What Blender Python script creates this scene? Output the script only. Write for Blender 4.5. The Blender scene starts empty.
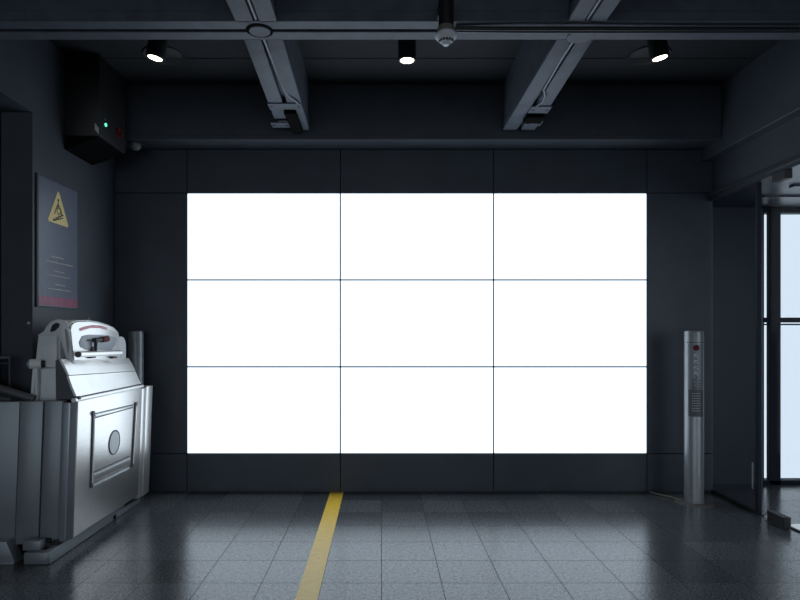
import bpy, bmesh, math, random
from mathutils import Vector, Matrix
random.seed(4)
C = bpy.context.scene.collection
PI = math.pi

# ---------------------------------------------------------------- materials
def mat(name, col, rough=.5, metal=0., noise=0., nscale=20., bump=0., bscale=60., spec=.5, stretch=None, coat=0.):
    m = bpy.data.materials.new(name); m.use_nodes = True
    nt = m.node_tree; b = nt.nodes['Principled BSDF']
    b.inputs['Roughness'].default_value = rough
    b.inputs['Metallic'].default_value = metal
    b.inputs['Specular IOR Level'].default_value = spec
    b.inputs['Coat Weight'].default_value = coat
    tc = nt.nodes.new('ShaderNodeTexCoord')
    n = nt.nodes.new('ShaderNodeTexNoise'); n.inputs['Scale'].default_value = nscale
    n.inputs['Detail'].default_value = 5
    if stretch:
        mp = nt.nodes.new('ShaderNodeMapping'); mp.inputs['Scale'].default_value = stretch
        nt.links.new(tc.outputs['Object'], mp.inputs['Vector']); nt.links.new(mp.outputs[0], n.inputs['Vector'])
    else:
        nt.links.new(tc.outputs['Object'], n.inputs['Vector'])
    r = nt.nodes.new('ShaderNodeValToRGB')
    e = r.color_ramp.elements
    e[0].position = .3; e[1].position = .7
    e[0].color = tuple(max(0, c * (1 - noise)) for c in col) + (1,)
    e[1].color = tuple(min(1, c * (1 + noise)) for c in col) + (1,)
    nt.links.new(n.outputs['Fac'], r.inputs['Fac']); nt.links.new(r.outputs['Color'], b.inputs['Base Color'])
    if bump:
        n2 = nt.nodes.new('ShaderNodeTexNoise'); n2.inputs['Scale'].default_value = bscale
        nt.links.new((mp if stretch else tc).outputs[0 if stretch else 'Object'], n2.inputs['Vector'])
        bp = nt.nodes.new('ShaderNodeBump'); bp.inputs['Strength'].default_value = bump
        bp.inputs['Distance'].default_value = .002
        nt.links.new(n2.outputs['Fac'], bp.inputs['Height']); nt.links.new(bp.outputs['Normal'], b.inputs['Normal'])
    return m

def emit(name, col, strength):
    m = bpy.data.materials.new(name); m.use_nodes = True
    b = m.node_tree.nodes['Principled BSDF']
    b.inputs['Base Color'].default_value = (.02, .02, .02, 1)
    b.inputs['Roughness'].default_value = .3
    b.inputs['Emission Color'].default_value = (*col, 1)
    b.inputs['Emission Strength'].default_value = strength
    return m

def glass_mat(name, tint, refl=.25):
    m = bpy.data.materials.new(name); m.use_nodes = True
    nt = m.node_tree; nt.nodes.clear()
    o = nt.nodes.new('ShaderNodeOutputMaterial'); mix = nt.nodes.new('ShaderNodeMixShader')
    t = nt.nodes.new('ShaderNodeBsdfTransparent'); t.inputs[0].default_value = (*tint, 1)
    g = nt.nodes.new('ShaderNodeBsdfGlossy'); g.inputs['Roughness'].default_value = .03
    f = nt.nodes.new('ShaderNodeFresnel'); f.inputs[0].default_value = 1.4
    mu = nt.nodes.new('ShaderNodeMath'); mu.operation = 'MULTIPLY'; mu.inputs[1].default_value = refl * 2
    ge = nt.nodes.new('ShaderNodeNewGeometry'); fr = nt.nodes.new('ShaderNodeMath'); fr.operation = 'SUBTRACT'; fr.inputs[0].default_value = 1
    nt.links.new(ge.outputs['Backfacing'], fr.inputs[1]); m2 = nt.nodes.new('ShaderNodeMath'); m2.operation = 'MULTIPLY'
    nt.links.new(f.outputs[0], mu.inputs[0]); nt.links.new(mu.outputs[0], m2.inputs[0]); nt.links.new(fr.outputs[0], m2.inputs[1])
    nt.links.new(m2.outputs[0], mix.inputs[0])   # inner faces of a pane do not reflect
    nt.links.new(t.outputs[0], mix.inputs[1]); nt.links.new(g.outputs[0], mix.inputs[2])
    nt.links.new(mix.outputs[0], o.inputs[0])
    return m

def floor_mat():
    m = bpy.data.materials.new('granite_tiles'); m.use_nodes = True
    nt = m.node_tree; N = nt.nodes; L = nt.links; b = N['Principled BSDF']
    tc = N.new('ShaderNodeTexCoord')
    br = N.new('ShaderNodeTexBrick'); br.offset = 0; br.squash = 1
    br.inputs['Scale'].default_value = 1; br.inputs['Brick Width'].default_value = .3
    br.inputs['Row Height'].default_value = .3; br.inputs['Mortar Size'].default_value = .0015
    br.inputs['Mortar Smooth'].default_value = .1; br.inputs['Bias'].default_value = 0
    br.inputs['Color1'].default_value = (.054, .059, .066, 1); br.inputs['Color2'].default_value = (.098, .104, .112, 1)
    br.inputs['Mortar'].default_value = (.018, .018, .019, 1)
    L.new(tc.outputs['Object'], br.inputs['Vector'])
    n = N.new('ShaderNodeTexNoise'); n.inputs['Scale'].default_value = 90; n.inputs['Detail'].default_value = 6
    L.new(tc.outputs['Object'], n.inputs['Vector'])
    r = N.new('ShaderNodeValToRGB'); r.color_ramp.elements[0].position = .36; r.color_ramp.elements[1].position = .66
    r.color_ramp.elements[0].color = (.30, .30, .31, 1); r.color_ramp.elements[1].color = (1.8, 1.8, 1.8, 1)
    L.new(n.outputs['Fac'], r.inputs['Fac'])
    mx = N.new('ShaderNodeMix'); mx.data_type = 'RGBA'; mx.blend_type = 'MULTIPLY'; mx.inputs[0].default_value = 1
    L.new(br.outputs['Color'], mx.inputs[6]); L.new(r.outputs['Color'], mx.inputs[7]); L.new(mx.outputs[2], b.inputs['Base Color'])
    # polished grains and duller grains; joints are dull
    n3 = N.new('ShaderNodeTexNoise'); n3.inputs['Scale'].default_value = 55; n3.inputs['Detail'].default_value = 7; n3.inputs['Roughness'].default_value = .7
    L.new(tc.outputs['Object'], n3.inputs['Vector'])
    mr = N.new('ShaderNodeMapRange'); mr.inputs['From Min'].default_value = .35; mr.inputs['From Max'].default_value = .65
    mr.inputs['To Min'].default_value = .2; mr.inputs['To Max'].default_value = 1.0
    L.new(n3.outputs['Fac'], mr.inputs['Value'])
    inv = N.new('ShaderNodeMath'); inv.operation = 'SUBTRACT'; inv.inputs[0].default_value = 1; L.new(br.outputs['Fac'], inv.inputs[1])
    ml = N.new('ShaderNodeMath'); ml.operation = 'MULTIPLY'; L.new(mr.outputs[0], ml.inputs[0]); L.new(inv.outputs[0], ml.inputs[1])
    L.new(ml.outputs[0], b.inputs['Specular IOR Level'])
    ro = N.new('ShaderNodeMapRange'); ro.inputs['To Min'].default_value = FLOOR_R; ro.inputs['To Max'].default_value = .6
    L.new(br.outputs['Fac'], ro.inputs['Value']); L.new(ro.outputs[0], b.inputs['Roughness'])
    # grain bump + sunken joints
    n2 = N.new('ShaderNodeTexNoise'); n2.inputs['Scale'].default_value = 70; n2.inputs['Detail'].default_value = 4
    L.new(tc.outputs['Object'], n2.inputs['Vector'])
    b1 = N.new('ShaderNodeBump'); b1.inputs['Strength'].default_value = .5; b1.inputs['Distance'].default_value = .0012
    L.new(n2.outputs['Fac'], b1.inputs['Height'])
    b2 = N.new('ShaderNodeBump'); b2.invert = True; b2.inputs['Strength'].default_value = .5; b2.inputs['Distance'].default_value = .002
    L.new(br.outputs['Fac'], b2.inputs['Height']); L.new(b1.outputs[0], b2.inputs['Normal']); L.new(b2.outputs[0], b.inputs['Normal'])
    return m
FLOOR_R = .215

M = dict(
    floor=floor_mat(),
    wall=mat('dark_blue_grey_cladding', (.040, .049, .064), .42, noise=.12, nscale=6, bump=.05),
    paint=mat('charcoal_wall_paint', (.052, .060, .074), .5, noise=.15, nscale=4, bump=.1, bscale=90),
    ceil=mat('black_ceiling_paint', (.009, .011, .014), .8, noise=.15, nscale=5, bump=.15),
    beam=mat('grey_steel_paint', (.072, .084, .110), .6, noise=.2, nscale=9, bump=.15, bscale=40),
    dark=mat('matt_black', (.010, .010, .011), .5),
    seam=mat('black_joint', (.004, .004, .004), .9, spec=.05),
    cond=mat('conduit_grey', (.10, .11, .13), .4, metal=.3),
    steel=mat('brushed_stainless', (.82, .80, .77), .36, metal=1., noise=.04, nscale=8, bump=.04, bscale=30, stretch=(1, 1, 14)),
    satin=mat('satin_aluminium', (.88, .86, .83), .36, metal=.85, noise=.04, nscale=8),
    greyp=mat('grey_coated_metal', (.26, .28, .305), .40, metal=.35, noise=.06, nscale=5, bump=.03),
    greyd=mat('dark_grey_coated_metal', (.12, .125, .135), .5, metal=.2, noise=.1, nscale=5),
    white=mat('white_lacquer', (.92, .90, .87), .30, metal=.6, noise=.02),
    lgrey=mat('light_grey_plastic', (.84, .87, .87), .34, noise=.04),
    frame=mat('frame_blue_black', (.012, .016, .026), .6, spec=.2),
    red=mat('red_plastic', (.13, .010, .010), .6, spec=.2),
    redpale=mat('pale_red', (.75, .26, .32), .4, noise=.2, nscale=60),
    yellow=mat('yellow_floor_tape', (1.0, .60, .05), .36, noise=.1, nscale=25, bump=.1),
    ysign=mat('sign_yellow', (.85, .66, .27), .5, noise=.06, nscale=90),
    signbg=mat('sign_blue_grey', (.125, .14, .19), .35, noise=.06),
    pink=mat('sign_pink_band', (.30, .09, .15), .4, noise=.25, nscale=14, stretch=(1, 3, 1)),
    ink=mat('black_ink', (.012, .012, .012), .5),
    text=mat('pale_print', (.60, .58, .52), .5),
    rubber=mat('black_rubber', (.018, .018, .02), .6),
    dust=mat('floor_sealant', (.10, .095, .09), .75, noise=.5, nscale=30),
    post=mat('post_satin_metal', (.27, .285, .30), .32, metal=.4, noise=.05),
    postfront=mat('post_front_plate', (.20, .215, .235), .45, metal=.3, noise=.1, nscale=90),
    soffit=mat('soffit_pale_blue_grey', (.045, .055, .085), .35),
    plastic=mat('off_white_plastic', (.80, .81, .83), .4),
    beige=mat('beige_plastic', (.20, .185, .16), .5),
    labelw=mat('white_sticker', (.55, .55, .57), .6),
    glass=glass_mat('clear_glass', (.74, .76, .79), .1),
    dglass=glass_mat('door_glass', (.97, .98, .985), .06),
    wglass=glass_mat('window_glass', (.84, .85, .855), .04),
    screen=emit('blank_white_screen', (.74, .87, 1.0), 1.75),
    lamp=emit('warm_lamp', (1.0, .86, .62), 14),
    led=emit('green_led', (.12, .9, .55), 1.6),
)

# ---------------------------------------------------------------- geometry
def box(bm, x0, x1, y0, y1, z0, z1, bev=0., seg=2):
    t = bmesh.new(); bmesh.ops.create_cube(t, size=1)
    for v in t.verts:
        v.co = Vector(((x0 + x1) / 2 + v.co.x * (x1 - x0), (y0 + y1) / 2 + v.co.y * (y1 - y0), (z0 + z1) / 2 + v.co.z * (z1 - z0)))
    if bev: bmesh.ops.bevel(t, geom=t.edges[:], offset=bev, segments=seg, affect='EDGES', profile=.5, clamp_overlap=True)
    merge(bm, t); return bm

def merge(bm, t):
    me = bpy.data.meshes.new('tmp'); t.to_mesh(me); t.free(); bm.from_mesh(me); bpy.data.meshes.remove(me)

def prism(bm, pts, axis, a, b, bev=0., seg=2):
    """polygon pts in the plane across axis, extruded from a to b. x: (y,z)  y: (x,z)  z: (x,y)"""
    def P(p, t):
        return {'x': (t, p[0], p[1]), 'y': (p[0], t, p[1]), 'z': (p[0], p[1], t)}[axis]
    t = bmesh.new()
    A = [t.verts.new(P(p, a)) for p in pts]; B = [t.verts.new(P(p, b)) for p in pts]
    t.faces.new(A); t.faces.new(B[::-1]); n = len(pts)
    for i in range(n): t.faces.new((A[i], B[i], B[(i + 1) % n], A[(i + 1) % n]))
    bmesh.ops.recalc_face_normals(t, faces=t.faces[:])
    if bev: bmesh.ops.bevel(t, geom=t.edges[:], offset=bev, segments=seg, affect='EDGES', profile=.5, clamp_overlap=True)
    merge(bm, t); return bm

def hexa(bm, c, bev=0.):
    """eight corners: four of one end, four of the other, same order"""
    t = bmesh.new(); v = [t.verts.new(p) for p in c]
    for f in ((0, 1, 2, 3), (7, 6, 5, 4), (0, 4, 5, 1), (1, 5, 6, 2), (2, 6, 7, 3), (3, 7, 4, 0)): t.faces.new([v[i] for i in f])
    bmesh.ops.recalc_face_normals(t, faces=t.faces[:])
    if bev: bmesh.ops.bevel(t, geom=t.edges[:], offset=bev, segments=2, affect='EDGES', profile=.5, clamp_overlap=True)
    merge(bm, t); return bm

def lathe(bm, prof, mtx=None, n=40):
    """prof: (r, z) pairs, turned about z, then moved by mtx"""
    t = bmesh.new(); rings = []
    for r, z in prof:
        if r < 1e-6: rings.append([t.verts.new((0, 0, z))])
        else: rings.append([t.verts.new((r * math.cos(2 * PI * k / n), r * math.sin(2 * PI * k / n), z)) for k in range(n)])
    for a, b in zip(rings, rings[1:]):
        for k in range(n):
            k2 = (k + 1) % n
            if len(a) == 1 and len(b) > 1: t.faces.new((a[0], b[k], b[k2]))
            elif len(b) == 1 and len(a) > 1: t.faces.new((a[k], a[k2], b[0]))
            elif len(a) > 1: t.faces.new((a[k], a[k2], b[k2], b[k]))
    bmesh.ops.recalc_face_normals(t, faces=t.faces[:])
    if mtx is not None: t.transform(mtx)
    merge(bm, t); return bm

def cyl(bm, p0, p1, r, r2=None, n=28):
    p0, p1 = Vector(p0), Vector(p1); d = p1 - p0; r2 = r if r2 is None else r2
    q = Vector((0, 0, 1)).rotation_difference(d.normalized()).to_matrix().to_4x4()
    return lathe(bm, [(0, 0), (r, 0), (r2, d.length), (0, d.length)], Matrix.Translation(p0) @ q, n)

def tube(bm, pts, r, n=14):
    pts = [Vector(p) for p in pts]; t = bmesh.new(); rings = []
    for i, p in enumerate(pts):
        d = (pts[min(i + 1, len(pts) - 1)] - pts[max(i - 1, 0)]).normalized()
        ref = Vector((0, 0, 1)) if abs(d.z) < .9 else Vector((1, 0, 0))
        u = d.cross(ref).normalized(); w = d.cross(u)
        rings.append([t.verts.new(p + (u * math.cos(2 * PI * k / n) + w * math.sin(2 * PI * k / n)) * r) for k in range(n)])
    for a, b in zip(rings, rings[1:]):
        for k in range(n): t.faces.new((a[k], a[(k + 1) % n], b[(k + 1) % n], b[k]))
    t.faces.new(rings[0][::-1]); t.faces.new(rings[-1])
    bmesh.ops.recalc_face_normals(t, faces=t.faces[:])
    merge(bm, t); return bm

def arc(cx, cy, r, a0, a1, n=8, ry=None):
    ry = ry or r
    return [(cx + r * math.cos(math.radians(a0 + (a1 - a0) * k / n)), cy + ry * math.sin(math.radians(a0 + (a1 - a0) * k / n))) for k in range(n + 1)]

def B(): return bmesh.new()

def world_loc(o):
    v = Vector((0, 0, 0))
    while o is not None: v += o.location; o = o.parent
    return v

def obj(name, bm, m, parent=None, label=None, smooth=True):
    me = bpy.data.meshes.new(name)
    if parent is None:
        co = [v.co for v in bm.verts]
        lo = Vector([min(c[i] for c in co) for i in range(3)]); hi = Vector([max(c[i] for c in co) for i in range(3)])
        org = Vector(((lo.x + hi.x) / 2, (lo.y + hi.y) / 2, lo.z)); base = org
        if m is M['floor'] : org = base = Vector((0, 0, 0))
    else:
        org = Vector((0, 0, 0)); base = world_loc(parent)
    bmesh.ops.translate(bm, verts=bm.verts[:], vec=-base)
    bm.to_mesh(me); bm.free()
    me.materials.append(m)
    if smooth:
        me.polygons.foreach_set('use_smooth', [True] * len(me.polygons))
        me.set_sharp_from_angle(angle=math.radians(32))
    o = bpy.data.objects.new(name, me); C.objects.link(o); o.location = org
    if parent: o.parent = parent
    if label: o['label'] = label
    return o

def tag(o, label, cat, group=None):
    o['label'] = label; o['category'] = cat
    if group: o['group'] = group
    return o

def thing(name, label, cat, loc, group=None):
    o = bpy.data.objects.new(name, None); C.objects.link(o); o.location = loc; o.empty_display_size = .1
    return tag(o, label, cat, group)

def struct(name, bm, m, parent=None, label=None):
    o = obj(name, bm, m, parent, label)
    if parent is None: o['kind'] = 'structure'
    return o

def copy_thing(root, loc, label):
    r = root.copy(); C.objects.link(r); r.location = loc; r['label'] = label
    for ch in list(root.children):
        c = ch.copy(); C.objects.link(c); c.parent = r
        for g in list(ch.children):
            d = g.copy(); C.objects.link(d); d.parent = c
    return r

YW = 4.72                    # cladding face of the back wall
SX0, SX1, SZ0, SZ1 = -1.531, 2.087, .306, 2.357

# ---------------------------------------------------------------- setting
b = B(); box(b, -4.6, 5.3, -6, 5.15, -.12, 0); struct('floor', b, M['floor'])

b = B(); box(b, -4.6, 2.8, -3.4, 5.0, 3.10, 3.2); struct('ceiling', b, M['ceil'])
b = B(); box(b, -2.1, 2.5, 4.03, 4.45, 3.0965, 3.0999); struct('trim_1', b, M['ceil'])

# back wall: carcass plus separate cladding panels with open joints
b = B()
box(b, -2.3, 2.62, 4.83, 4.98, .0, 3.1)
g = .0025
cols = [(-2.10, SX0), (SX0, SX0 + 1.206), (SX0 + 1.206, SX0 + 2.412), (SX0 + 2.412, SX1), (SX1, 2.607)]
for i, (x0, x1) in enumerate(cols):
    for j, (z0, z1) in enumerate([(.012, SZ0), (SZ0, SZ1), (SZ1, 2.70)]):
        if j == 1 and 0 < i < 4: continue
        box(b, x0 + g, x1 - g, YW, 4.832, z0 + g, z1 - g, .0015, 1)
box(b, -2.1, 2.607, YW + .03, 4.832, 0, .02)
struct('wall_back', b, M['wall'])

# beam along the back wall
b = B(); box(b, -2.1, 2.52, 4.45, 4.835, 2.70, 3.0999, .004, 1)
box(b, -2.1, 2.52, 4.44, 4.46, 2.686, 2.716, .003, 1); struct('trim_2', b, M['paint'])

# left wall: wall with sign, ends in a return face; lintel over the stair opening
b = B()
box(b, -2.3, -2.10, 3.61, 4.84, 0, 3.0999)
box(b, -2.3, -2.10, -3.4, 3.612, 2.58, 3.0999)
box(b, -4.6, -2.29, 3.61, 3.75, 0, 3.0999)
box(b, -4.7, -4.58, -3.4, 3.75, 0, 3.0999)
struct('wall_left', b, M['paint'])
# unseen wall behind the camera; its wide opening is added for sky fill
b = B()
box(b, -4.6, -3.9, -3.4, -3.25, 0, 3.0999); box(b, 2.55, 2.8, -3.4, -3.25, 0, 3.0999); box(b, -3.9, 2.55, -3.4, -3.25, 2.95, 3.0999)
struct('wall_front', b, M['paint'])
# right wall: solid part, header over the glazing, bulkhead
b = B()
box(b, 2.6, 2.8, -3.4, 2.2, 0, 3.0999); box(b, 2.6, 2.8, 2.2, 4.98, 2.335, 3.0999)
struct('wall_right', b, M['paint'])
b = B(); box(b, 2.515, 2.602, -3.3, 4.835, 2.605, 3.0999, .004, 1); struct('trim_3', b, M['paint'])
b = B()
box(b, 2.57, 2.66, 2.2, 4.72, 2.29, 2.345, .004, 1); box(b, 2.555, 2.575, 2.2, 4.72, 2.318, 2.345, .003, 1)
struct('trim_4', b, mat('header_metal', (.09, .095, .11), .35, metal=.7))

# vestibule beyond the glass
b = B(); box(b, 2.66, 5.3, 2.2, 5.02, 2.30, 2.42)
for (ya, yb, xa) in ((4.55, 4.60, 2.9), (4.22, 4.27, 2.9)): box(b, xa, 5.3, ya, yb, 2.285, 2.302)
struct('trim_5', b, M['soffit'])
b = B(); box(b, 2.60, 3.165, 4.985, 5.08, 0, 2.30); struct('wall_vestibule', b, M['wall'])
b = B(); box(b, 5.22, 5.3, 2.1, 5.0, 0, 2.42); struct('wall_porch', b, M['paint'])  # unseen side wall, added to keep stray sky light out of the vestibule
YO = 5.0
w = thing('window_1', 'tall dark framed window behind the glass door showing pale sky', 'window', (4.2, YO, 0)); w['kind'] = 'structure'
b = B()
box(b, 3.150, 3.183, YO - .01, YO + .02, 0, 2.30, .003, 1)
box(b, 3.212, 3.308, YO - .03, YO + .01, 0, 2.30, .003, 1)
box(b, 4.4, 4.5, YO - .05, YO + .06, 0, 2.30, .003, 1)
box(b, 3.16, 5.3, YO - .03, YO + .06, 2.255, 2.30, .003, 1)
box(b, 3.16, 5.3, YO - .03, YO + .06, 0, .035, .003, 1)
obj('window_frame', b, M['frame'], w)
b = B(); box(b, 3.16, 5.3, YO - .025, YO + .05, 1.345, 1.385, .003, 1); box(b, 3.16, 5.3, YO - .015, YO + .04, 1.322, 1.334)
obj('transom', b, M['frame'], w)
b = B(); box(b, 3.17, 3.24, YO + .01, YO + .018, .03, 2.26); obj('pane', b, M['wglass'], w)
b = B(); box(b, 3.30, 4.41, YO + .01, YO + .018, .03, 2.26); obj('pane', b, M['wglass'], w)
b = B(); box(b, 4.49, 5.3, YO + .01, YO + .018, .03, 2.26); obj('pane', b, M['wglass'], w)
# far jamb of the entrance
b = B(); box(b, 3.13, 3.158, YO - .03, YO - .014, 0.0, 2.285, .002, 1); struct('trim_6', b, mat('jamb_blue_grey', (.07, .085, .12), .3, metal=.4))

# fixed glass panel and glass door leaf
t = thing('glass_sidelight', 'tall fixed glass panel between the back wall and the doorway', 'glass panel', (2.6, 4.42, 0))
b = B(); box(b, 2.594, 2.606, 4.15, 4.70, .02, 2.30); obj('pane', b, M['glass'], t)
b = B(); box(b, 2.585, 2.615, 4.125, 4.152, 0, 2.29, .003, 1); obj('edge_post', b, M['frame'], t)
b = B(); box(b, 2.585, 2.615, 4.15, 4.718, 0, .022, .002, 1); obj('bottom_channel', b, M['dark'], t)
b = B(); box(b, 2.575, 2.583, 4.165, 4.176, .17, .355, .003, 1); obj('pull_bar', b, M['satin'], t, 'slim metal bar low on the glass')
t = thing('door_1', 'frameless glass door leaf held by black patch fittings', 'door', (2.58, 3.4, 0)); t['kind'] = 'structure'
b = B(); box(b, 2.574, 2.586, 2.9, 3.985, .01, 2.285); obj('pane', b, M['dglass'], t)
b = B(); box(b, 2.555, 2.605, 3.815, 3.98, .004, .079, .003, 1); obj('patch_fitting', b, M['dark'], t, 'black floor patch fitting')
b = B(); box(b, 2.555, 2.605, 3.80, 3.93, 2.235, 2.292, .003, 1); obj('patch_fitting', b, M['dark'], t, 'black top patch fitting')
b = B(); box(b, 2.566, 2.594, 3.99, 4.03, .002, .03, .004, 1); obj('door_stop', b, M['satin'], t, 'small bright metal stop')
t = thing('threshold', 'curved metal door threshold with black grooves on the floor', 'threshold', (2.7, 3.4, 0))
cv = lambda y: .035 * ((4.13 - y) / .7) ** 2
ys = [4.12 - .1 * k for k in range(17)]
def strip(x0, x1, z1, y_far=4.2):
    yy = [y for y in ys if y <= y_far]
    bb = B(); prism(bb, [(x0 + cv(y), y) for y in yy] + [(x1 + cv(y), y) for y in reversed(yy)], 'z', .0005, z1); return bb
obj('threshold_plate', strip(2.628, 2.80, .006, 3.98), M['satin'], t)
obj('rubber_groove', strip(2.612, 2.632, .008), M['rubber'], t)
obj('rubber_groove', strip(2.655, 2.668, .0085, 3.85), M['rubber'], t)

# ---------------------------------------------------------------- ceiling beams
def long_beam(name, x0, x1, yend, lab, notch_left=None, flare=(0, 0)):
    b = B(); mid = (x0 + x1) / 2; gp = .014
    for k, (a, c) in enumerate(((x0, mid - gp), (mid + gp, x1))):
        ye = notch_left if (notch_left and k == 0) else yend
        fl = [lambda y: flare[0] * max(0, y - 3) / 1.45, lambda y: (flare[0] + flare[1]) / 2 * max(0, y - 3) / 1.45, lambda y: flare[1] * max(0, y - 3) / 1.45]
        fa, fc = fl[k], fl[k + 1]
        hexa(b, [(a, 3.06, 2.75), (c, 3.06, 2.75), (c, 3.06, 2.80), (a, 3.06, 2.80), (a + fa(ye), ye, 2.75), (c + fc(ye), ye, 2.75), (c + fc(ye), ye, 2.80), (a + fa(ye), ye, 2.80)], .004)
        box(b, a, c, -3.3, 2.90, 2.75, 2.80, .004, 1)
    box(b, x0 + .004, x1 - .004, -3.3, 3.0, 2.785, 3.0999)
    f0, f1 = flare; q = .004
    hexa(b, [(x0 + q, 3.0, 2.785), (x1 - q, 3.0, 2.785), (x1 - q, 3.0, 3.0999), (x0 + q, 3.0, 3.0999), (x0 + q + f0, yend, 2.785), (x1 - q + f1, yend, 2.785), (x1 - q + f1, yend, 3.0999), (x0 + q + f0, yend, 3.0999)])
    return struct(name, b, M['beam'], label=lab)
long_beam('trim_7', -.705, -.504, 4.447, 'grey steel ceiling beam above the yellow stripe', 4.19, (-.055, -.03))
long_beam('trim_8', .897, 1.082, 4.447, 'grey steel ceiling beam ending above the far side of the video wall', 4.447, (-.004, .05))
b = B()
for (y0, y1) in ((2.885, 2.966), (2.99, 3.071)):
    for (xa, xb) in ((-4.6, 2.52),):
        box(b, xa, xb, y0, y1, 2.75, 2.80, .004, 1)
box(b, -4.6, 2.52, 2.889, 3.067, 2.785, 3.0999)
struct('trim_9', b, M['beam'], label='grey steel cross beam with a central groove running the width of the ceiling')

def conduit(label, pts, r=.009, name='ceiling_conduit', m='cond'):
    b = B(); tube(b, pts, r); return tag(obj(name, b, M[m]), label, 'pipe')
mL, mR = -.6045, .9895
conduit('thin pipe in the beam groove above the yellow stripe, bending aside at its end',
        [(mL, -2, 2.762), (mL, 3.2, 2.762), (mL, 3.72, 2.758), (mL + .015, 3.78, 2.75), (mL + .05, 3.84, 2.742), (mL + .065, 3.885, 2.742)])
conduit('thin pipe in the groove of the beam nearer the glass door',
        [(mR, -2, 2.762), (mR, 3.3, 2.762), (mR + .01, 3.7, 2.757), (mR + .035, 3.76, 2.744), (mR + .045, 3.86, 2.742), (mR + .03, 3.93, 2.744)])
conduit('black cable run under the cross beam from the smoke detector towards the door side',
        [(.36, 2.93, 2.738), (.6, 2.925, 2.733), (1.0, 2.925, 2.733), (1.6, 2.93, 2.735), (2.5, 2.93, 2.735)], .010, 'ceiling_cable', 'dark')
conduit('thin grey conduit beside the black cable under the cross beam',
        [(.36, 2.96, 2.740), (.7, 2.965, 2.738), (1.2, 2.965, 2.738), (2.1, 2.965, 2.738), (2.5, 2.90, 2.738)], .007)
# junction plates on the cross beam
b = B(); lathe(b, [(0, 0), (.050, 0), (.053, .003), (.053, .007), (0, .007)], Matrix.Translation((-.605, 2.975, 2.7425)))
b2 = B(); lathe(b2, [(.053, 0), (.066, 0), (.066, .003), (.053, .003), (.053, 0)], Matrix.Translation((-.605, 2.975, 2.7465)))
t = tag(obj('junction_disc', b, M['beam']), 'round grey plate where the cross beam meets the beam above the stripe', 'plate')
obj('dark_rim', b2, M['seam'], t, 'black rim')
b = B(); lathe(b, [(0, 0), (.064, 0), (.068, .003), (.068, .007), (0, .007)], Matrix.Translation((1.005, 3.03, 2.7435)))
tag(obj('junction_disc', b, M['beam']), 'round grey plate where the cross beam meets the beam nearer the door', 'plate')
# bracket plates at the far ends
def bracket(x0, x1, y0, y1, z, label):
    b = B(); box(b, x0, x1, y0, y1, z - .008, z, .002, 1)
    for x in (x0 + .02, x1 - .02): cyl(b, (x, (y0 + y1) / 2, z - .013), (x, (y0 + y1) / 2, z - .004), .007, n=6)
    return tag(obj('ceiling_bracket', b, M['beam']), label, 'bracket')
bracket(-.745, -.525, 3.90, 4.00, 2.7505, 'grey plate across the beam above the stripe, the one further from the back wall')
bracket(-.79, -.66, 4.25, 4.35, 2.7505, 'short grey plate near the wall end of the beam above the stripe')
bracket(.99, 1.125, 3.95, 4.07, 2.7505, 'grey plate on the door side beam, further from the back wall')
bracket(1.02, 1.14, 4.22, 4.32, 2.7505, 'short grey plate at the wall end of the door side beam')
# dark end boxes beside brackets
b = B(); box(b, -.655, -.575, 4.02, 4.40, 2.72, 2.752, .006); tag(obj('ceiling_cable_box', b, M['seam']), 'small black cable box under the end of the beam above the stripe', 'box')
b = B(); box(b, .99, 1.115, 4.085, 4.205, 2.72, 2.752, .006); tag(obj('ceiling_cable_box', b, M['seam']), 'small black cable box between the two plates of the door side beam', 'box')

# ---------------------------------------------------------------- spotlights
def spotlight(x, label, tilt):
    z = 2.855 + (.014 if tilt else 0); y = 3.53
    t = thing('ceiling_spotlight', label, 'ceiling light', (x, y, 3.1), 'black cylinder spotlights under the ceiling')
    b = B(); lathe(b, [(0, 3.099), (.055, 3.099), (.055, 3.085), (.02, 3.08), (.02, 3.02), (0, 3.02)], Matrix.Translation((x, y, 0))); obj('mount', b, M['dark'], t)
    R = Matrix.Translation((x, y, z)) @ Matrix.Rotation(tilt, 4, 'Y')
    b = B(); lathe(b, [(.039, .012), (.041, -.002), (.049, -.002), (.053, .004), (.053, .165), (.045, .175), (0, .175)], R); h = obj('housing', b, M['dark'], t)
    b = B(); lathe(b, [(0, .0), (.039, .0), (.040, .008), (.044, .014), (0, .014)], R); obj('lens', b, M['lamp'], h)
    l = bpy.data.lights.new('spot', 'SPOT'); l.energy = 5; l.color = (1, .85, .62); l.spot_size = math.radians(70); l.spot_blend = .8; l.shadow_soft_size = .03
    lo = bpy.data.objects.new('spotlight_beam', l); C.objects.link(lo); lo.matrix_world = R @ Matrix.Translation((0, 0, -.02)); 
spotlight(-1.333, 'lit black cylinder spotlight on the lift side of the ceiling', math.radians(10))
spotlight(.15, 'lit black cylinder spotlight nearest the smoke detector', 0)
spotlight(1.638, 'lit black cylinder spotlight on the glass door side of the ceiling', math.radians(-10))
for x, lb in ((-1.44, 'round black ceiling ring beside the spotlight on the lift side'), (1.77, 'round black ceiling ring beside the spotlight on the door side')):
    b = B(); lathe(b, [(.11, 0), (.135, -.008), (.14, 0)], Matrix.Translation((x, 3.98, 3.099))); lathe(b, [(0, -.001), (.11, -.001), (.112, 0)], Matrix.Translation((x, 3.98, 3.099)))
    tag(obj('ceiling_speaker', b, M['rubber']), lb, 'ceiling speaker')

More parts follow.
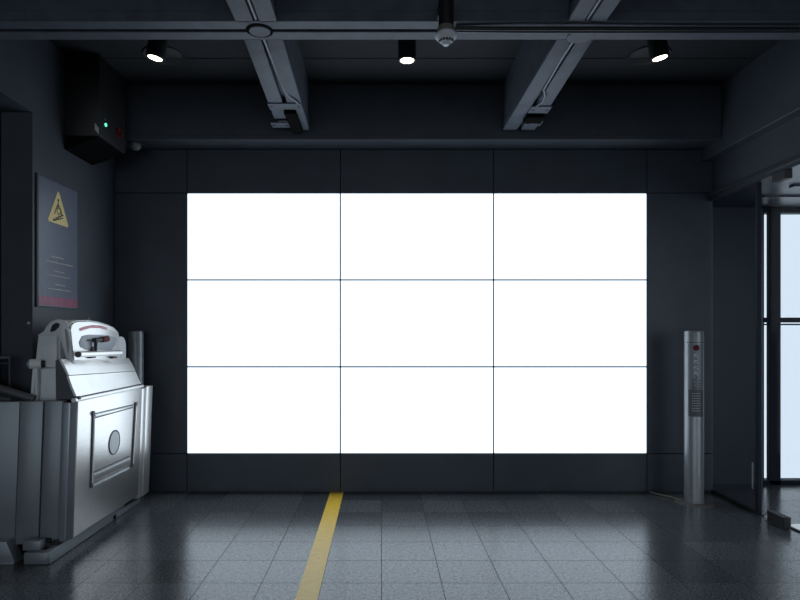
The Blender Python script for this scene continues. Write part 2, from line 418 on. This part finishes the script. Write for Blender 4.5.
# smoke detector
dx, dy = .303, 2.82
t = thing('smoke_detector', 'white dome smoke detector on a black round base below the cross beam', 'smoke detector', (dx, dy, 2.75))
b = B(); lathe(b, [(0, 2.81), (.036, 2.81), (.036, 2.679), (0, 2.679)], Matrix.Translation((dx, dy, 0))); box(b, dx - .036, dx + .036, dy, 2.90, 2.752, 2.80, .003); obj('base', b, M['dark'], t)
b = B(); lathe(b, [(0, 2.689), (.036, 2.689), (.040, 2.683), (.044, 2.659), (0, 2.659)], Matrix.Translation((dx, dy, 0))); obj('collar', b, M['beige'], t, 'beige collar')
b = B(); lathe(b, [(.042, 2.661), (.052, 2.647), (.051, 2.639), (.035, 2.622), (.024, 2.615), (.020, 2.619), (0, 2.619)], Matrix.Translation((dx, dy, 0))); d = obj('dome', b, M['plastic'], t)
b = B(); lathe(b, [(.025, 2.619), (.020, 2.609), (.012, 2.601), (0, 2.599)], Matrix.Translation((dx, dy, 0))); obj('sensor', b, M['plastic'], d)
b = B()
for k in range(7):
    a = PI + (k + .5) * PI / 7; box(b, dx + .0315 * math.cos(a) - .005, dx + .0315 * math.cos(a) + .005, dy + .0315 * math.sin(a) - .004, dy + .0315 * math.sin(a) + .004, 2.615, 2.627)
obj('vent', b, M['ink'], d)

# small dome camera under the back beam
X, Y = -1.775, 4.35
X = (135.5 - 381.6) * 4.50 / 600; Y = 4.50
t = thing('ceiling_camera', 'small dark dome camera in the corner beside the black control box', 'security camera', (X, Y, 2.6))
b = B(); box(b, X - .05, X + .05, Y - .04, Y + .05, 2.668, 2.7005, .004); obj('base', b, M['rubber'], t)
b = B(); lathe(b, [(.042, 2.67), (.038, 2.645), (.022, 2.627), (0, 2.622)], Matrix.Translation((X, Y, 0)), 28); obj('dome', b, M['greyd'], t)

# black control box in the upper corner
t = thing('control_box', 'large black equipment box with green light high on the wall by the lift', 'equipment box', (-1.95, 4.15, 2.6))
b = B(); box(b, -2.099, -1.86, 3.96, 4.36, 2.555, 3.098, .006); bo = obj('body', b, M['dark'], t)
b = B(); prism(b, [(-2.099, 2.556), (-1.87, 2.556), (-2.0, 2.50), (-2.099, 2.47)], 'y', 3.97, 4.35); obj('under_bracket', b, M['seam'], t)
b = B(); cyl(b, (-1.861, 4.04, 2.655), (-1.853, 4.04, 2.655), .0115); obj('indicator_light', b, M['led'], t, 'glowing green indicator')
b = B(); cyl(b, (-1.861, 4.03, 2.69), (-1.856, 4.03, 2.69), .007); obj('button', b, M['greyd'], t)
b = B(); hexa(b, [(-1.98, 3.9595, 2.60), (-1.98, 3.9595, 2.60), (-1.98, 3.9595, 2.60), (-1.98, 3.9595, 2.60)] * 2) if False else None
b = B(); hexa(b, [(-1.892, 3.9585, 2.64), (-1.866, 3.9585, 2.605), (-1.866, 3.9585, 2.565), (-1.892, 3.9585, 2.595),
                   (-1.892, 3.961, 2.64), (-1.866, 3.961, 2.605), (-1.866, 3.961, 2.565), (-1.892, 3.961, 2.595)]); obj('sticker', b, M['labelw'], t, 'small white sticker')
b = B(); lathe(b, [(.022, 0), (.034, 0), (.034, .012), (.022, .012), (.022, 0)], Matrix.Translation((-1.862, 4.24, 2.665)) @ Matrix.Rotation(PI / 2, 4, 'Y'), 28); obj('dial_ring', b, M['red'], t, 'dull red ring')

# ---------------------------------------------------------------- video wall: nine display units
pw, ph = 1.206, (SZ1 - SZ0) / 3
def screen_unit():
    cx, cz = SX0 + pw / 2, SZ0 + ph / 2
    t = thing('video_wall_screen', '', 'screen', (SX0 + pw / 2, 4.77, SZ0), 'blank lit display units of the video wall')
    b = B(); x0, x1, z0, z1 = SX0 + .0012, SX0 + pw - .0012, SZ0 + .0012, SZ0 + ph - .0012
    box(b, x0, x1, 4.722, 4.80, z0, z1, .0008, 1); obj('casing', b, M['dark'], t)
    b = B(); e = .0044; box(b, x0 + e, x1 - e, 4.7175, 4.7225, z0 + e, z1 - e); obj('screen', b, M['screen'], t)
    return t
rows = ['bottom row', 'middle row', 'top row']
colw = ['on the wheelchair lift side', 'central column', 'on the call post side']
proto = screen_unit()
for i in range(3):
    for j in range(3):
        lab = 'blank white screen, %s of the video wall, %s' % (rows[j], colw[i])
        if i == 0 and j == 0: proto['label'] = lab
        else: copy_thing(proto, (SX0 + pw / 2 + i * pw, 4.77, SZ0 + j * ph), lab)

# ---------------------------------------------------------------- yellow stripe
b = B(); box(b, -.405, -.300, .6, 4.74, .0004, .0022); tag(obj('floor_stripe', b, M['yellow']), 'yellow tape stripe running along the floor to the video wall', 'floor tape')

# ---------------------------------------------------------------- wall sign
t = thing('warning_sign', 'tall dark wall sign with yellow triangle and pink band above the lift', 'sign', (-2.1, 3.885, 1.41))
xs = -2.088
b = B(); box(b, -2.0995, xs, 3.65, 4.12, 1.416, 2.22, .002, 1); obj('board', b, M['signbg'], t)
b = B(); box(b, -2.0995, xs - .002, 3.638, 3.65, 1.41, 2.226); obj('edge_frame', b, M['dark'], t)
b = B(); box(b, xs - .001, xs + .001, 3.655, 4.115, 1.425, 1.482); obj('bottom_band', b, M['pink'], t, 'pink band')
ty, tz, rr = 3.875, 1.955, .012
A_, B_, C_ = (ty, tz + .222), (ty - .128, tz), (ty + .128, tz)
tri = arc(A_[0], A_[1] - 2 * rr, rr, 30, 150, 5) + arc(B_[0] + 1.7 * rr, B_[1] + rr, rr, 150, 270, 5) + arc(C_[0] - 1.7 * rr, C_[1] + rr, rr, 270, 390, 5)
b = B(); prism(b, tri, 'x', xs - .001, xs + .0015); tr = obj('warning_triangle', b, M['ysign'], t, 'yellow triangle')
def pline(bm, pts, w, x=xs + .001, th=.0015):
    for (p, q) in zip(pts, pts[1:]):
        d = Vector((q[0] - p[0], q[1] - p[1])); L = d.length; d /= L; n = Vector((-d.y, d.x)) * w / 2
        e = d * w * .3
        prism(bm, [(p[0] - e.x + n.x, p[1] - e.y + n.y), (p[0] - e.x - n.x, p[1] - e.y - n.y), (q[0] + e.x - n.x, q[1] + e.y - n.y), (q[0] + e.x + n.x, q[1] + e.y + n.y)], 'x', x, x + th)
b = B(); S = lambda u, v: (ty + u, tz + v)
pline(b, [S(-.062, .022), S(-.03, .022), S(-.03, .037), S(.0, .037), S(.0, .052), S(.03, .052), S(.03, .067), S(.058, .067)], .008)
pline(b, [S(-.062, .012), S(.055, .05)], .006)
pline(b, [S(-.004, .14), S(-.002, .105), S(.026, .100), S(.036, .072)], .009)
pline(b, [S(-.002, .120), S(.02, .116)], .006)
pline(b, [S(-.028, .098), S(-.045, .062)], .007); pline(b, [S(-.028, .098), S(-.004, .135)], .007)
prism(b, arc(ty - .003, tz + .154, .0095, 0, 340, 12), 'x', xs + .001, xs + .0025)
wc = (ty + .003, tz + .088)
pline(b, arc(wc[0], wc[1], .022, 100, 400, 14), .0055)
obj('pictogram', b, M['ink'], tr, 'black wheelchair pictogram')
for (z, y0, y1, h, seed) in ((1.735, 3.79, 3.94, .011, 1), (1.700, 3.74, 4.06, .009, 2), (1.645, 3.83, 3.94, .007, 3), (1.615, 3.77, 4.02, .007, 4), (1.560, 3.84, 3.95, .007, 5), (1.530, 3.76, 4.03, .007, 6)):
    b = B(); rnd = random.Random(seed); y = y0
    while y < y1:
        wl = rnd.uniform(.012, .032); zz = z
        k = y
        while k < min(y + wl, y1):
            hh = h * rnd.choice((.65, .65, 1)); box(b, xs - .0005, xs + .001, k, k + .0032, zz, zz + hh); k += .0055
        y += wl + .008
    obj('text_line', b, M['text'], t, 'small pale printed text')
# tiny screw cap on the return face
b = B(); cyl(b, ((29 - 381.6) * 3.61 / 600, 3.612, 1.24 + 12 * 3.61 / 600), ((29 - 381.6) * 3.61 / 600, 3.604, 1.24 + 12 * 3.61 / 600), .008)
tag(obj('screw_cap', b, M['satin']), 'tiny pale screw cap on the dark wall beside the sign', 'screw cap')
# glass balustrade left of the lift
t = thing('glass_balustrade', 'low glass balustrade with thin grey rail behind the lift', 'balustrade', (-2.6, 3.52, 0))
b = B(); box(b, -3.4, -2.178, 3.512, 3.522, .0, 1.10); obj('pane', b, M['glass'], t)
b = B(); box(b, -3.4, -2.172, 3.508, 3.526, 1.10, 1.116, .002, 1); box(b, -2.182, -2.174, 3.508, 3.526, 0, 1.11, .002, 1); box(b, -3.4, -2.18, 3.511, 3.523, 1.072, 1.076)
obj('edge_rail', b, M['greyd'], t)

# ---------------------------------------------------------------- call posts
def post(x, y, r, h, label, detail):
    t = thing('call_post', label, 'call post', (x, y, 0))
    b = B(); lathe(b, [(0, .002), (r, .002), (r, h - .014), (r - .003, h - .005), (r - .012, h), (0, h)], Matrix.Translation((x, y, 0)), 56)
    bd = obj('body', b, M['post'], t)
    if not detail: return t
    a = math.atan2(-y, -x)      # towards the hall
    F = Matrix.Translation((x, y, 0)) @ Matrix.Rotation(a + PI / 2 + .22, 4, 'Z')   # local -Y faces the hall
    def curved(bm, u0, u1, z0, z1, off, n=12):
        a0, a1 = u0 / r - PI / 2, u1 / r - PI / 2; t2 = bmesh.new()
        for ro in (r + off, r - .004):
            pass
        P = [[t2.verts.new(((r + o) * math.cos(a0 + (a1 - a0) * k / n), (r + o) * math.sin(a0 + (a1 - a0) * k / n), z)) for k in range(n + 1)] for o in (off, -.003) for z in (z0, z1)]
        for k in range(n):
            t2.faces.new((P[0][k], P[0][k + 1], P[1][k + 1], P[1][k])); t2.faces.new((P[0][k], P[2][k], P[2][k + 1], P[0][k + 1])); t2.faces.new((P[1][k], P[1][k + 1], P[3][k + 1], P[3][k]))
        t2.faces.new((P[0][0], P[1][0], P[3][0], P[2][0])); t2.faces.new((P[0][n], P[2][n], P[3][n], P[1][n]))
        bmesh.ops.recalc_face_normals(t2, faces=t2.faces[:]); t2.transform(F); merge(bm, t2)
    b = B(); curved(b, -.054, .054, h - .63, h - .10, .0015); pl = obj('control_plate', b, M['postfront'], t, 'grey control plate')
    b = B(); curved(b, -.07, .07, h - .087, h - .083, .001, 20); obj('cap_seam', b, M['ink'], t)
    cyF = lambda u, z, rad, o0, o1, n=20: cyl(b, F @ Vector((u, -(r + o0), z)), F @ Vector((u, -(r + o1), z)), rad, n=n)
    b = B(); cyF(0, h - .125, .021, -.002, .006); cyF(0, h - .125, .015, .005, .010); obj('red_button', b, M['red'], pl, 'round red button')
    for k in range(4):
        b = B(); z = h - .185 - k * .043
        for j in range(6):
            a0 = math.radians(200 - j * 28); a1 = math.radians(200 - (j + 1) * 28)
            tube(b, [F @ Vector((.010 * math.cos(a0) - .002, -(r + .0025), z + .012 * math.sin(a0))), F @ Vector((.010 * math.cos(a1) - .002, -(r + .0025), z + .012 * math.sin(a1)))], .0022, 6)
        cyF(.008, z - .006, .004, 0, .004, 10)
        obj('pictogram_button', b, M['plastic'] if k else M['plastic'], pl, 'small pale curved symbol')
    b = B()
    for z in (h - .365, h - .385, h - .40, h - .415, h - .425):
        for j in range(7):
            u = -.028 + j * .0085
            if (j * 7 + int(z * 1000)) % 5: curved(b, u, u + .006, z, z + .006, .0025, 2)
    for j in range(3): curved(b, -.006 + j * .004, -.003 + j * .004, h - .36 + j * .006, h - .345 + j * .006, .0025, 2)
    obj('printed_text', b, M['ink'], pl)
    b = B(); curved(b, -.052, .052, h - .625, h - .43, .0022); st = obj('notice_sticker', b, mat('sticker_dark_grey', (.075, .083, .10), .5, noise=.2, nscale=120), pl, 'dark grey notice sticker')
    b = B()
    for k in range(8):
        z = h - .46 - k * .018; u = -.026
        while u < .024:
            wd = random.uniform(.003, .008); curved(b, u, u + wd, z, z + .004, .003, 2); u += wd + .003
    obj('small_print', b, M['text'], st)
    return t
PX, PY = 2.306, 4.43
post(PX, PY, .0665, 1.272, 'slim grey metal call post with red button between video wall and glass', True)
post((136 - 381.6) * 4.61 / 600, 4.61, .055, 1.272, 'plain grey round post standing behind the wheelchair lift', False)
b = B(); lathe(b, [(.069, .0005), (.10, .0005), (.135, .0004), (.125, .0022), (.085, .004), (.071, .008), (.069, .008)], Matrix.Translation((PX, PY, 0)) @ Matrix.Diagonal((1, 1, 1, 1)) , 40)
tag(obj('sealant_ring', b, M['dust']), 'pale smeared sealant ring on the floor around the slim call post', 'sealant')
b = B(); tube(b, [(2.24, 4.48, .006), (2.20, 4.56, .008), (2.12, 4.66, .010), (2.10, 4.70, .012)], .006, 10)
tag(obj('floor_cable', b, mat('tan_cable', (.20, .17, .14), .6)), 'short tan cable on the floor between call post and wall', 'cable')

# ---------------------------------------------------------------- wheelchair platform lift
Lf = thing('wheelchair_lift', 'folded grey and stainless wheelchair platform lift beside the stair opening', 'wheelchair lift', (-1.95, 3.9, 0))
XF = -1.72
# body
b = B(); box(b, -2.06, -1.735, 3.40, 4.30, .09, .84, .006); obj('body', b, M['greyd'], Lf)
# stainless side panel
b = B(); box(b, -1.745, XF, 3.400, 4.315, .085, .862, .008, 3)
sp = obj('side_panel', b, M['steel'], Lf, 'brushed stainless side panel')
b = B()
hexa(b, [(-1.80, 3.352, .085), (-1.745, 3.352, .085), (-1.745, 3.352, .862), (-1.80, 3.352, .862), (-1.80, 3.372, .085), (-1.745, 3.372, .085), (-1.745, 3.372, .862), (-1.80, 3.372, .862)], .004)
hexa(b, [(-1.76, 3.352, .085), (XF - .003, 3.40, .085), (XF - .003, 3.40, .862), (-1.76, 3.352, .862), (-1.765, 3.372, .085), (XF - .012, 3.395, .085), (XF - .012, 3.395, .862), (-1.765, 3.372, .862)], .002)
obj('corner_fold', b, M['greyp'], Lf)
xr = XF + .0015
def rod(y0, z0, y1, z1, r, w=None):
    bb = B(); tube(bb, [(XF + .004, y0, z0), (XF + .004, y1, z1)], r, 12); return bb
for (y0, z0, y1, z1) in ((3.585, .345, 3.580, .765), (4.175, .335, 4.196, .752)):
    b = B()
    t_ = Vector((0, y1 - y0, z1 - z0)); 
    pts = [(y0 - .011, z0 - .01), (y0 + .011, z0 - .01), (y1 + .011, z1 + .01), (y1 - .011, z1 + .01)]
    prism(b, pts, 'x', XF - .002, XF + .008, .003); bar = obj('grip_bar', b, M['greyd'], sp, 'dark upright bar')
    b = B(); tube(b, [(XF + .010, y0 + .002, z0 + .01), (XF + .010, y1 + .002, z1 - .01)], .0045, 8); obj('bright_trim', b, M['steel'], sp)
def hbar(y0, z0, y1, z1, w, m, nm, x1=.007):
    bb = B(); prism(bb, [(y0, z0 - w / 2), (y1, z1 - w / 2), (y1, z1 + w / 2), (y0, z0 + w / 2)], 'x', XF - .002, XF + x1, min(.002, w / 4)); return obj(nm, bb, m, sp)
hbar(3.60, .742, 4.15, .738, .005, M['greyd'], 'trim_line'); hbar(3.60, .768, 4.15, .758, .005, M['greyd'], 'trim_line')
hbar(3.60, .755, 4.15, .748, .012, M['steel'], 'trim_line', .010)
hbar(3.60, .416, 4.12, .407, .010, M['greyd'], 'trim_line'); hbar(3.60, .400, 4.12, .392, .014, M['plastic'], 'trim_line', .014)
hbar(3.60, .350, 4.12, .340, .008, M['greyd'], 'trim_line'); hbar(3.60, .335, 4.12, .325, .010, M['plastic'], 'trim_line', .012)
for (y, z) in ((3.574, .775), (3.585, .340), (4.198, .758), (4.175, .330)):
    b = B(); cyl(b, (XF - .002, y, z), (XF + .012, y, z), .013, n=20); obj('bolt_cap', b, M['greyd'], sp)
b = B(); lathe(b, [(.070, 0), (.080, 0), (.080, .005), (.076, .007), (.070, .003), (.070, 0)], Matrix.Translation((XF - .001, 3.885, .545)) @ Matrix.Rotation(PI / 2, 4, 'Y'), 44); obj('disc_rim', b, M['greyd'], sp)
b = B(); lathe(b, [(0, .0), (.071, .0), (.071, .0035), (0, .0035)], Matrix.Translation((XF - .0005, 3.885, .545)) @ Matrix.Rotation(PI / 2, 4, 'Y'), 44); obj('round_disc', b, M['plastic'], sp, 'pale round disc')
# rear flange strip
b = B(); box(b, -1.93, XF - .004, 4.322, 4.395, .06, .852, .003); box(b, -1.93, XF - .001, 4.40, 4.515, .06, .862, .004); obj('rear_flange', b, M['satin'], Lf)
# corner column and ribbed front panel facing the hall
b = B(); box(b, -1.853, -1.80, 3.362, 3.42, .09, .866, .004); obj('corner_post', b, M['greyp'], Lf)
b = B(); box(b, -1.858, -1.852, 3.345, 3.40, .09, .868); box(b, -1.862, -1.835, 3.352, 3.366, .165, .172); obj('hinge_seam', b, M['ink'], Lf)
fx = lambda px, y: (px - 381.6) * y / 600
segs = [(0 - 70, 20, 3.27, 3.315), (20, 43.5, 3.315, 3.335), (44.5, 63, 3.338, 3.352)]
for i, (p0, p1, y0, y1) in enumerate(segs):
    xa, xb = fx(p0, y0), fx(p1, y1) - .002
    zb0, zb1 = (.084, .080, .088)[i], (.084, .084, .092)[i]
    zt = .872
    b = B(); hexa(b, [(xa, y0, zb0), (xb, y1, zb1), (xb, y1, zt), (xa, y0, zt), (xa, y0 + .05, zb0), (xb, y1 + .05, zb1), (xb, y1 + .05, zt), (xa, y0 + .05, zt)], .004)
    obj('front_panel', b, M['greyp'], Lf, ('widest grey front panel', 'middle grey front panel', 'narrow grey front panel')[i])
b = B(); box(b, -2.40, -1.86, 3.37, 3.46, .10, .86, .006); obj('platform_core', b, M['greyd'], Lf)
# base frame
b = B()
hexa(b, [(-1.83, 3.24, .002), (-1.79, 3.24, .002), (-1.79, 3.24, .07), (-1.83, 3.24, .07), (-1.83, 4.05, .002), (-1.79, 4.05, .002), (-1.79, 4.05, .07), (-1.83, 4.05, .07)], .003)
box(b, -1.93, -1.80, 3.235, 3.29, .002, .064, .003); box(b, -1.955, -1.86, 3.265, 3.33, .066, .118, .004)
box(b, -1.82, -1.79, 4.0, 4.45, .002, .035, .002)
box(b, -2.06, -1.80, 3.5, 4.2, .002, .085, .003)
obj('base_frame', b, M['greyp'], Lf)
b = B(); hexa(b, [(-2.35, 3.25, .004), (-1.985, 3.25, .004), (-2.035, 3.25, .12), (-2.35, 3.25, .12), (-2.35, 3.33, .004), (-1.985, 3.33, .004), (-2.035, 3.33, .12), (-2.35, 3.33, .12)], .003)
box(b, -2.38, -1.985, 3.235, 3.36, .001, .012, .002); obj('foot', b, M['greyp'], Lf)
b = B(); box(b, -1.83, -1.80, 3.345, 3.395, .066, .10, .004); cyl(b, (-1.88, 3.345, .095), (-1.84, 3.345, .095), .014); tube(b, [(-1.90, 3.34, .10), (-1.87, 3.33, .085), (-1.82, 3.35, .07)], .006); obj('latch', b, M['rubber'], Lf)
# sloping cover (slightly hollow profile) in two slats
def cover(near, far, y0, y1, t=.012):
    n = len(near); bb = B()
    for k in range(n - 1):
        (xa, za), (xb, zb), (xc, zc), (xd, zd) = near[k], near[k + 1], far[k], far[k + 1]
        hexa(bb, [(xa, y0, za), (xb, y0, zb), (xb - t, y0, zb - t * .4), (xa - t, y0, za - t * .4), (xc, y1, zc), (xd, y1, zd), (xd - t, y1, zd - t * .4), (xc - t, y1, zc - t * .4)])
    bmesh.ops.remove_doubles(bb, verts=bb.verts[:], dist=.0003); return bb
obj('sloping_cover', cover([(-1.728, .885), (-1.754, .945), (-1.776, 1.008)], [(-1.728, .880), (-1.752, .925), (-1.774, .978)], 3.405, 4.325), M['satin'], Lf, 'pale sloping cover, lower half')
obj('sloping_cover', cover([(-1.777, 1.012), (-1.798, 1.057), (-1.822, 1.102)], [(-1.775, .982), (-1.797, 1.030), (-1.822, 1.074)], 3.412, 4.325), M['satin'], Lf, 'pale sloping cover, upper half')
b = B(); tube(b, [(XF - .012, 3.375, .872), (XF - .012, 4.335, .872)], .0135, 16); obj('rolled_edge', b, M['satin'], Lf)
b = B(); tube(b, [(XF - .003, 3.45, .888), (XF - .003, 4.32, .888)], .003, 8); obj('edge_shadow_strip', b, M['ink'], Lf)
b = B(); box(b, XF - .025, XF + .004, 3.40, 3.43, .872, .892, .003); obj('hinge', b, M['ink'], Lf)
b = B(); prism(b, [(-1.742, .872), (-1.757, .93), (-1.781, .988), (-1.832, 1.098), (-1.864, 1.098), (-1.862, .872)], 'y', 3.43, 3.445); obj('cover_cheek', b, M['greyd'], Lf)
# housing behind the cover
b = B()
def housing(z0, z1, xl0, xl1, xr0, xr1, y0, y1):
    hexa(b, [(xl0, y0, z0), (xr0, y0, z0), (xr0, y1, z0), (xl0, y1, z0), (xl1, y0 + .01, z1), (xr1, y0 + .01, z1), (xr1, y1 - .01, z1), (xl1, y1 - .01, z1)], .008)
housing(.86, 1.048, -2.015, -2.008, -1.878, -1.880, 3.47, 3.62)
housing(1.052, 1.235, -2.008, -1.994, -1.880, -1.884, 3.47, 3.60)
obj('control_column', b, M['lgrey'], Lf)
# back shell of the head (facing the hall, white)
b = B(); prism(b, [(3.50, .87), (4.41, .87), (4.41, 1.12)] + arc(4.34, 1.16, .07, 0, 85, 6) + [(3.52, 1.235), (3.50, 1.215)], 'x', -1.99, -1.876, .008); obj('back_shell', b, M['plastic'], Lf)
# head: hood with arched outline
P2 = lambda px, py, X=1.80: (lambda Yv: (Yv, 1.24 - (py - 335) * Yv / 600))(X * 600 / (381.6 - px))
hood = [P2(74, 361), P2(120, 359), P2(119.6, 336), P2(118.5, 331.5), P2(115.5, 328.3), P2(110, 325.6), P2(100, 322.5), P2(90, 321), P2(79, 321.2), P2(74, 322.6), P2(71.3, 325.5), P2(70.6, 330)]
b = B(); prism(b, hood, 'x', -1.840, -1.800, .009, 3); hd = obj('control_head', b, M['white'], Lf, 'white control head')
# grey side cheek: narrow at the foot, sweeping back into a handle loop at the top
yc = hood[-1][0]
b = B(); prism(b, [(-1.838, 1.05), (-1.806, 1.05), (-1.806, 1.255), (-1.815, 1.30), (-1.838, 1.322), (-1.875, 1.332), (-1.912, 1.322), (-1.945, 1.285), (-1.958, 1.262), (-2.0, 1.238), (-1.985, 1.228), (-1.90, 1.230), (-1.882, 1.236), (-1.868, 1.215), (-1.858, 1.17), (-1.848, 1.11)], 'y', yc - .004, yc + .035, .005)
for v in b.verts:
    if v.co.z < 1.3: v.co.y += (1.3 - v.co.z) * .19
obj('head_cheek', b, M['lgrey'], hd, 'grey cheek with handle loop')
b = B(); prism(b, [(-1.918, 1.258), (-1.895, 1.262), (-1.868, 1.285), (-1.862, 1.305), (-1.880, 1.312), (-1.905, 1.298)], 'y', yc - .006, yc + .01, .003); obj('handle_recess', b, M['rubber'], hd)
# top skin of hood
hp = [p for p in hood[2:11]]
top = [(y, z + .006) for y, z in hp] + [(y, z - .012) for y, z in reversed(hp)]
b = B(); prism(b, top, 'x', -1.915, -1.812, .003); obj('top_skin', b, M['lgrey'], hd)
b = B(); cyl(b, (-1.84, 3.76, 1.325), (-1.84, 3.76, 1.350), .011); obj('key_switch', b, M['beige'], hd)
# control face details
hx = -1.7985
def onface(pts, x0, x1, m, nm, bev=0, lab=None):
    bb = B(); prism(bb, pts, 'x', x0, x1, bev); return obj(nm, bb, m, hd, lab)
onface([P2(79, 328.5), P2(84, 326.5), P2(92, 325), P2(100, 325.3), P2(107, 327.5), P2(107, 329.8), P2(99, 328), P2(90, 328), P2(80, 331)], hx - .001, hx + .0006, M['redpale'], 'red_stripe', 0, 'pale red curved stripe')  # pale red curved band across the top of the face
ov = [P2(79 + 0, 342), P2(82, 336), P2(88, 334.5), P2(108, 335), P2(116, 338), P2(115, 345), P2(111, 350), P2(86, 350), P2(80, 347)]
rp = onface(ov, hx - .001, hx + .002, mat('recess_pale_grey', (.42, .45, .49), .35), 'recess_plate', .001)
for px in (86.2, 87.8):
    c = P2(px, 340.4); b = B(); cyl(b, (hx, c[0], c[1]), (hx + .005, c[0], c[1]), .005, n=12); obj('indicator_dot', b, M['ink'], hd)
s = P2(92, 341); b = B(); tube(b, [(hx, s[0], 1.135), (hx + .02, s[0], 1.145), (hx + .022, s[0], 1.185), (hx + .022, s[0], s[1] + .01)], .010, 12)
tube(b, [(hx + .022, s[0] - .02, s[1] + .005), (hx + .022, s[0] + .08, s[1] + .008)], .014, 14)
obj('lever', b, M['rubber'], hd, 'black lever')
b = B(); tube(b, [(hx + .022, s[0] + .075, s[1] + .008), (hx + .022, s[0] + .155, s[1] + .012)], .019, 16); obj('lever_knob', b, M['red'], hd, 'dark red knob')
b = B(); box(b, hx - .002, hx + .018, s[0] - .022, s[0] + .022, 1.135, 1.165, .003); obj('lever_base', b, M['greyd'], hd)
q0, q1 = P2(76, 354), P2(119, 353.2)
b = B(); tube(b, [(hx + .024, q0[0] - .02, q0[1] - .002), (hx + .024, q1[0] - .04, q1[1] + .004)], .017, 18); obj('grab_bar', b, M['satin'], hd, 'thin metal grab bar')
b = B(); cyl(b, (hx + .024, q0[0] - .03, q0[1] - .002), (hx + .024, q0[0] - .018, q0[1] - .002), .0175); obj('bar_end_cap', b, M['greyd'], hd)
for px in (90, 112):
    c = P2(px, 357.5); b = B(); box(b, hx - .004, hx + .020, c[0] - .035, c[0] + .035, c[1] - .004, c[1] + .006, .002); obj('bar_bracket', b, M['ink'], hd)
# side knob and lever legs on the stair side
b = B(); kx0, kx1 = fx(30, 3.44), fx(39.5, 3.44); kz = 1.24 - 29 * 3.44 / 600
cyl(b, (kx0, 3.44, kz), (kx1, 3.46, kz), .028, n=28); lathe(b, [(0, -.012), (.018, -.009), (.028, 0)], Matrix.Translation((kx0, 3.44, kz)) @ Matrix.Rotation(PI / 2, 4, 'Y'), 28)
obj('side_knob', b, M['lgrey'], Lf, 'round pale grey knob')
b = B(); cyl(b, (kx1 - .002, 3.46, kz), (kx1 + .018, 3.463, kz), .020); obj('knob_collar', b, M['rubber'], Lf)
b = B()
for (pa, pb, pc, pd) in ((33.5, 36, 31, 34.5), (35.5, 38, 35.5, 38.5)):
    xa, xb, xc, xd = (fx(p, 3.45) for p in (pa, pb, pc, pd))
    hexa(b, [(xc, 3.44, .86), (xd, 3.44, .86), (xd, 3.47, .86), (xc, 3.47, .86), (xa, 3.44, 1.055), (xb, 3.44, 1.055), (xb, 3.47, 1.055), (xa, 3.47, 1.055)], .003)
obj('lever_leg', b, M['lgrey'], Lf)
for o in Lf.children_recursive:                    # the shell leans slightly
    if o.name.split('.')[0] in ('base_frame', 'foot', 'latch'): continue
    if o.data.get('lean'): continue
    for v in o.data.vertices:
        if v.co.z < .872: v.co.x += .036 * (v.co.z - .872)
# folded safety arm sloping out over the stair opening
b = B(); tube(b, [(-2.42, 3.40, .985), (-2.32, 3.40, .975), (-2.20, 3.40, .95), (-2.06, 3.40, .905), (-1.98, 3.42, .875)], .022, 16)
tube(b, [(-2.45, 3.41, .90), (-2.25, 3.41, .885), (-2.10, 3.41, .872)], .014, 14)
obj('safety_arm', b, M['greyd'], Lf, 'dark sloping safety arm')
b = B(); prism(b, [(-2.44, .868), (-2.44, .98), (-2.2, .945), (-2.0, .88), (-2.0, .868)], 'y', 3.415, 3.43); obj('arm_web', b, M['rubber'], Lf)

# ---------------------------------------------------------------- world, portals at the window and at unseen openings added for sky fill
wld = bpy.data.worlds.new('sky'); bpy.context.scene.world = wld; wld.use_nodes = True
nt = wld.node_tree; bg = nt.nodes['Background']
bg.inputs[0].default_value = (.665, .768, .872, 1); bg.inputs[1].default_value = 1.5
def portal(loc, rot, sx, sy):
    l = bpy.data.lights.new('portal', 'AREA'); l.shape = 'RECTANGLE'; l.size = sx; l.size_y = sy; l.cycles.is_portal = True
    o = bpy.data.objects.new('daylight_portal', l); C.objects.link(o); o.location = loc; o.rotation_euler = rot
portal((-.675, -3.3, 1.475), (PI / 2, 0, 0), 6.45, 2.95)
portal((4.2, 4.99, 1.15), (-PI / 2, 0, PI), 2.1, 2.25) if False else portal((4.0, 2.1, 1.15), (PI / 2, 0, 0), 2.6, 2.3)
portal((4.2, 5.12, 1.15), (-PI / 2, 0, 0), 2.1, 2.25)


# ---------------------------------------------------------------- camera
cam = bpy.data.cameras.new('camera'); cam.lens = 27; cam.sensor_width = 36
cam.shift_x = (400 - 381.6) / 800; cam.shift_y = (335 - 300) / 800
co = bpy.data.objects.new('camera', cam); C.objects.link(co); co.location = (0, 0, 1.24); co.rotation_euler = (PI / 2, 0, 0)
sc = bpy.context.scene; sc.camera = co
sc.view_settings.view_transform = 'Standard'; sc.view_settings.look = 'None'; sc.view_settings.gamma = 1
sc.view_settings.exposure = 0; sc.view_settings.use_curve_mapping = False
sc.cycles.max_bounces = 8; sc.cycles.sample_clamp_indirect = 4
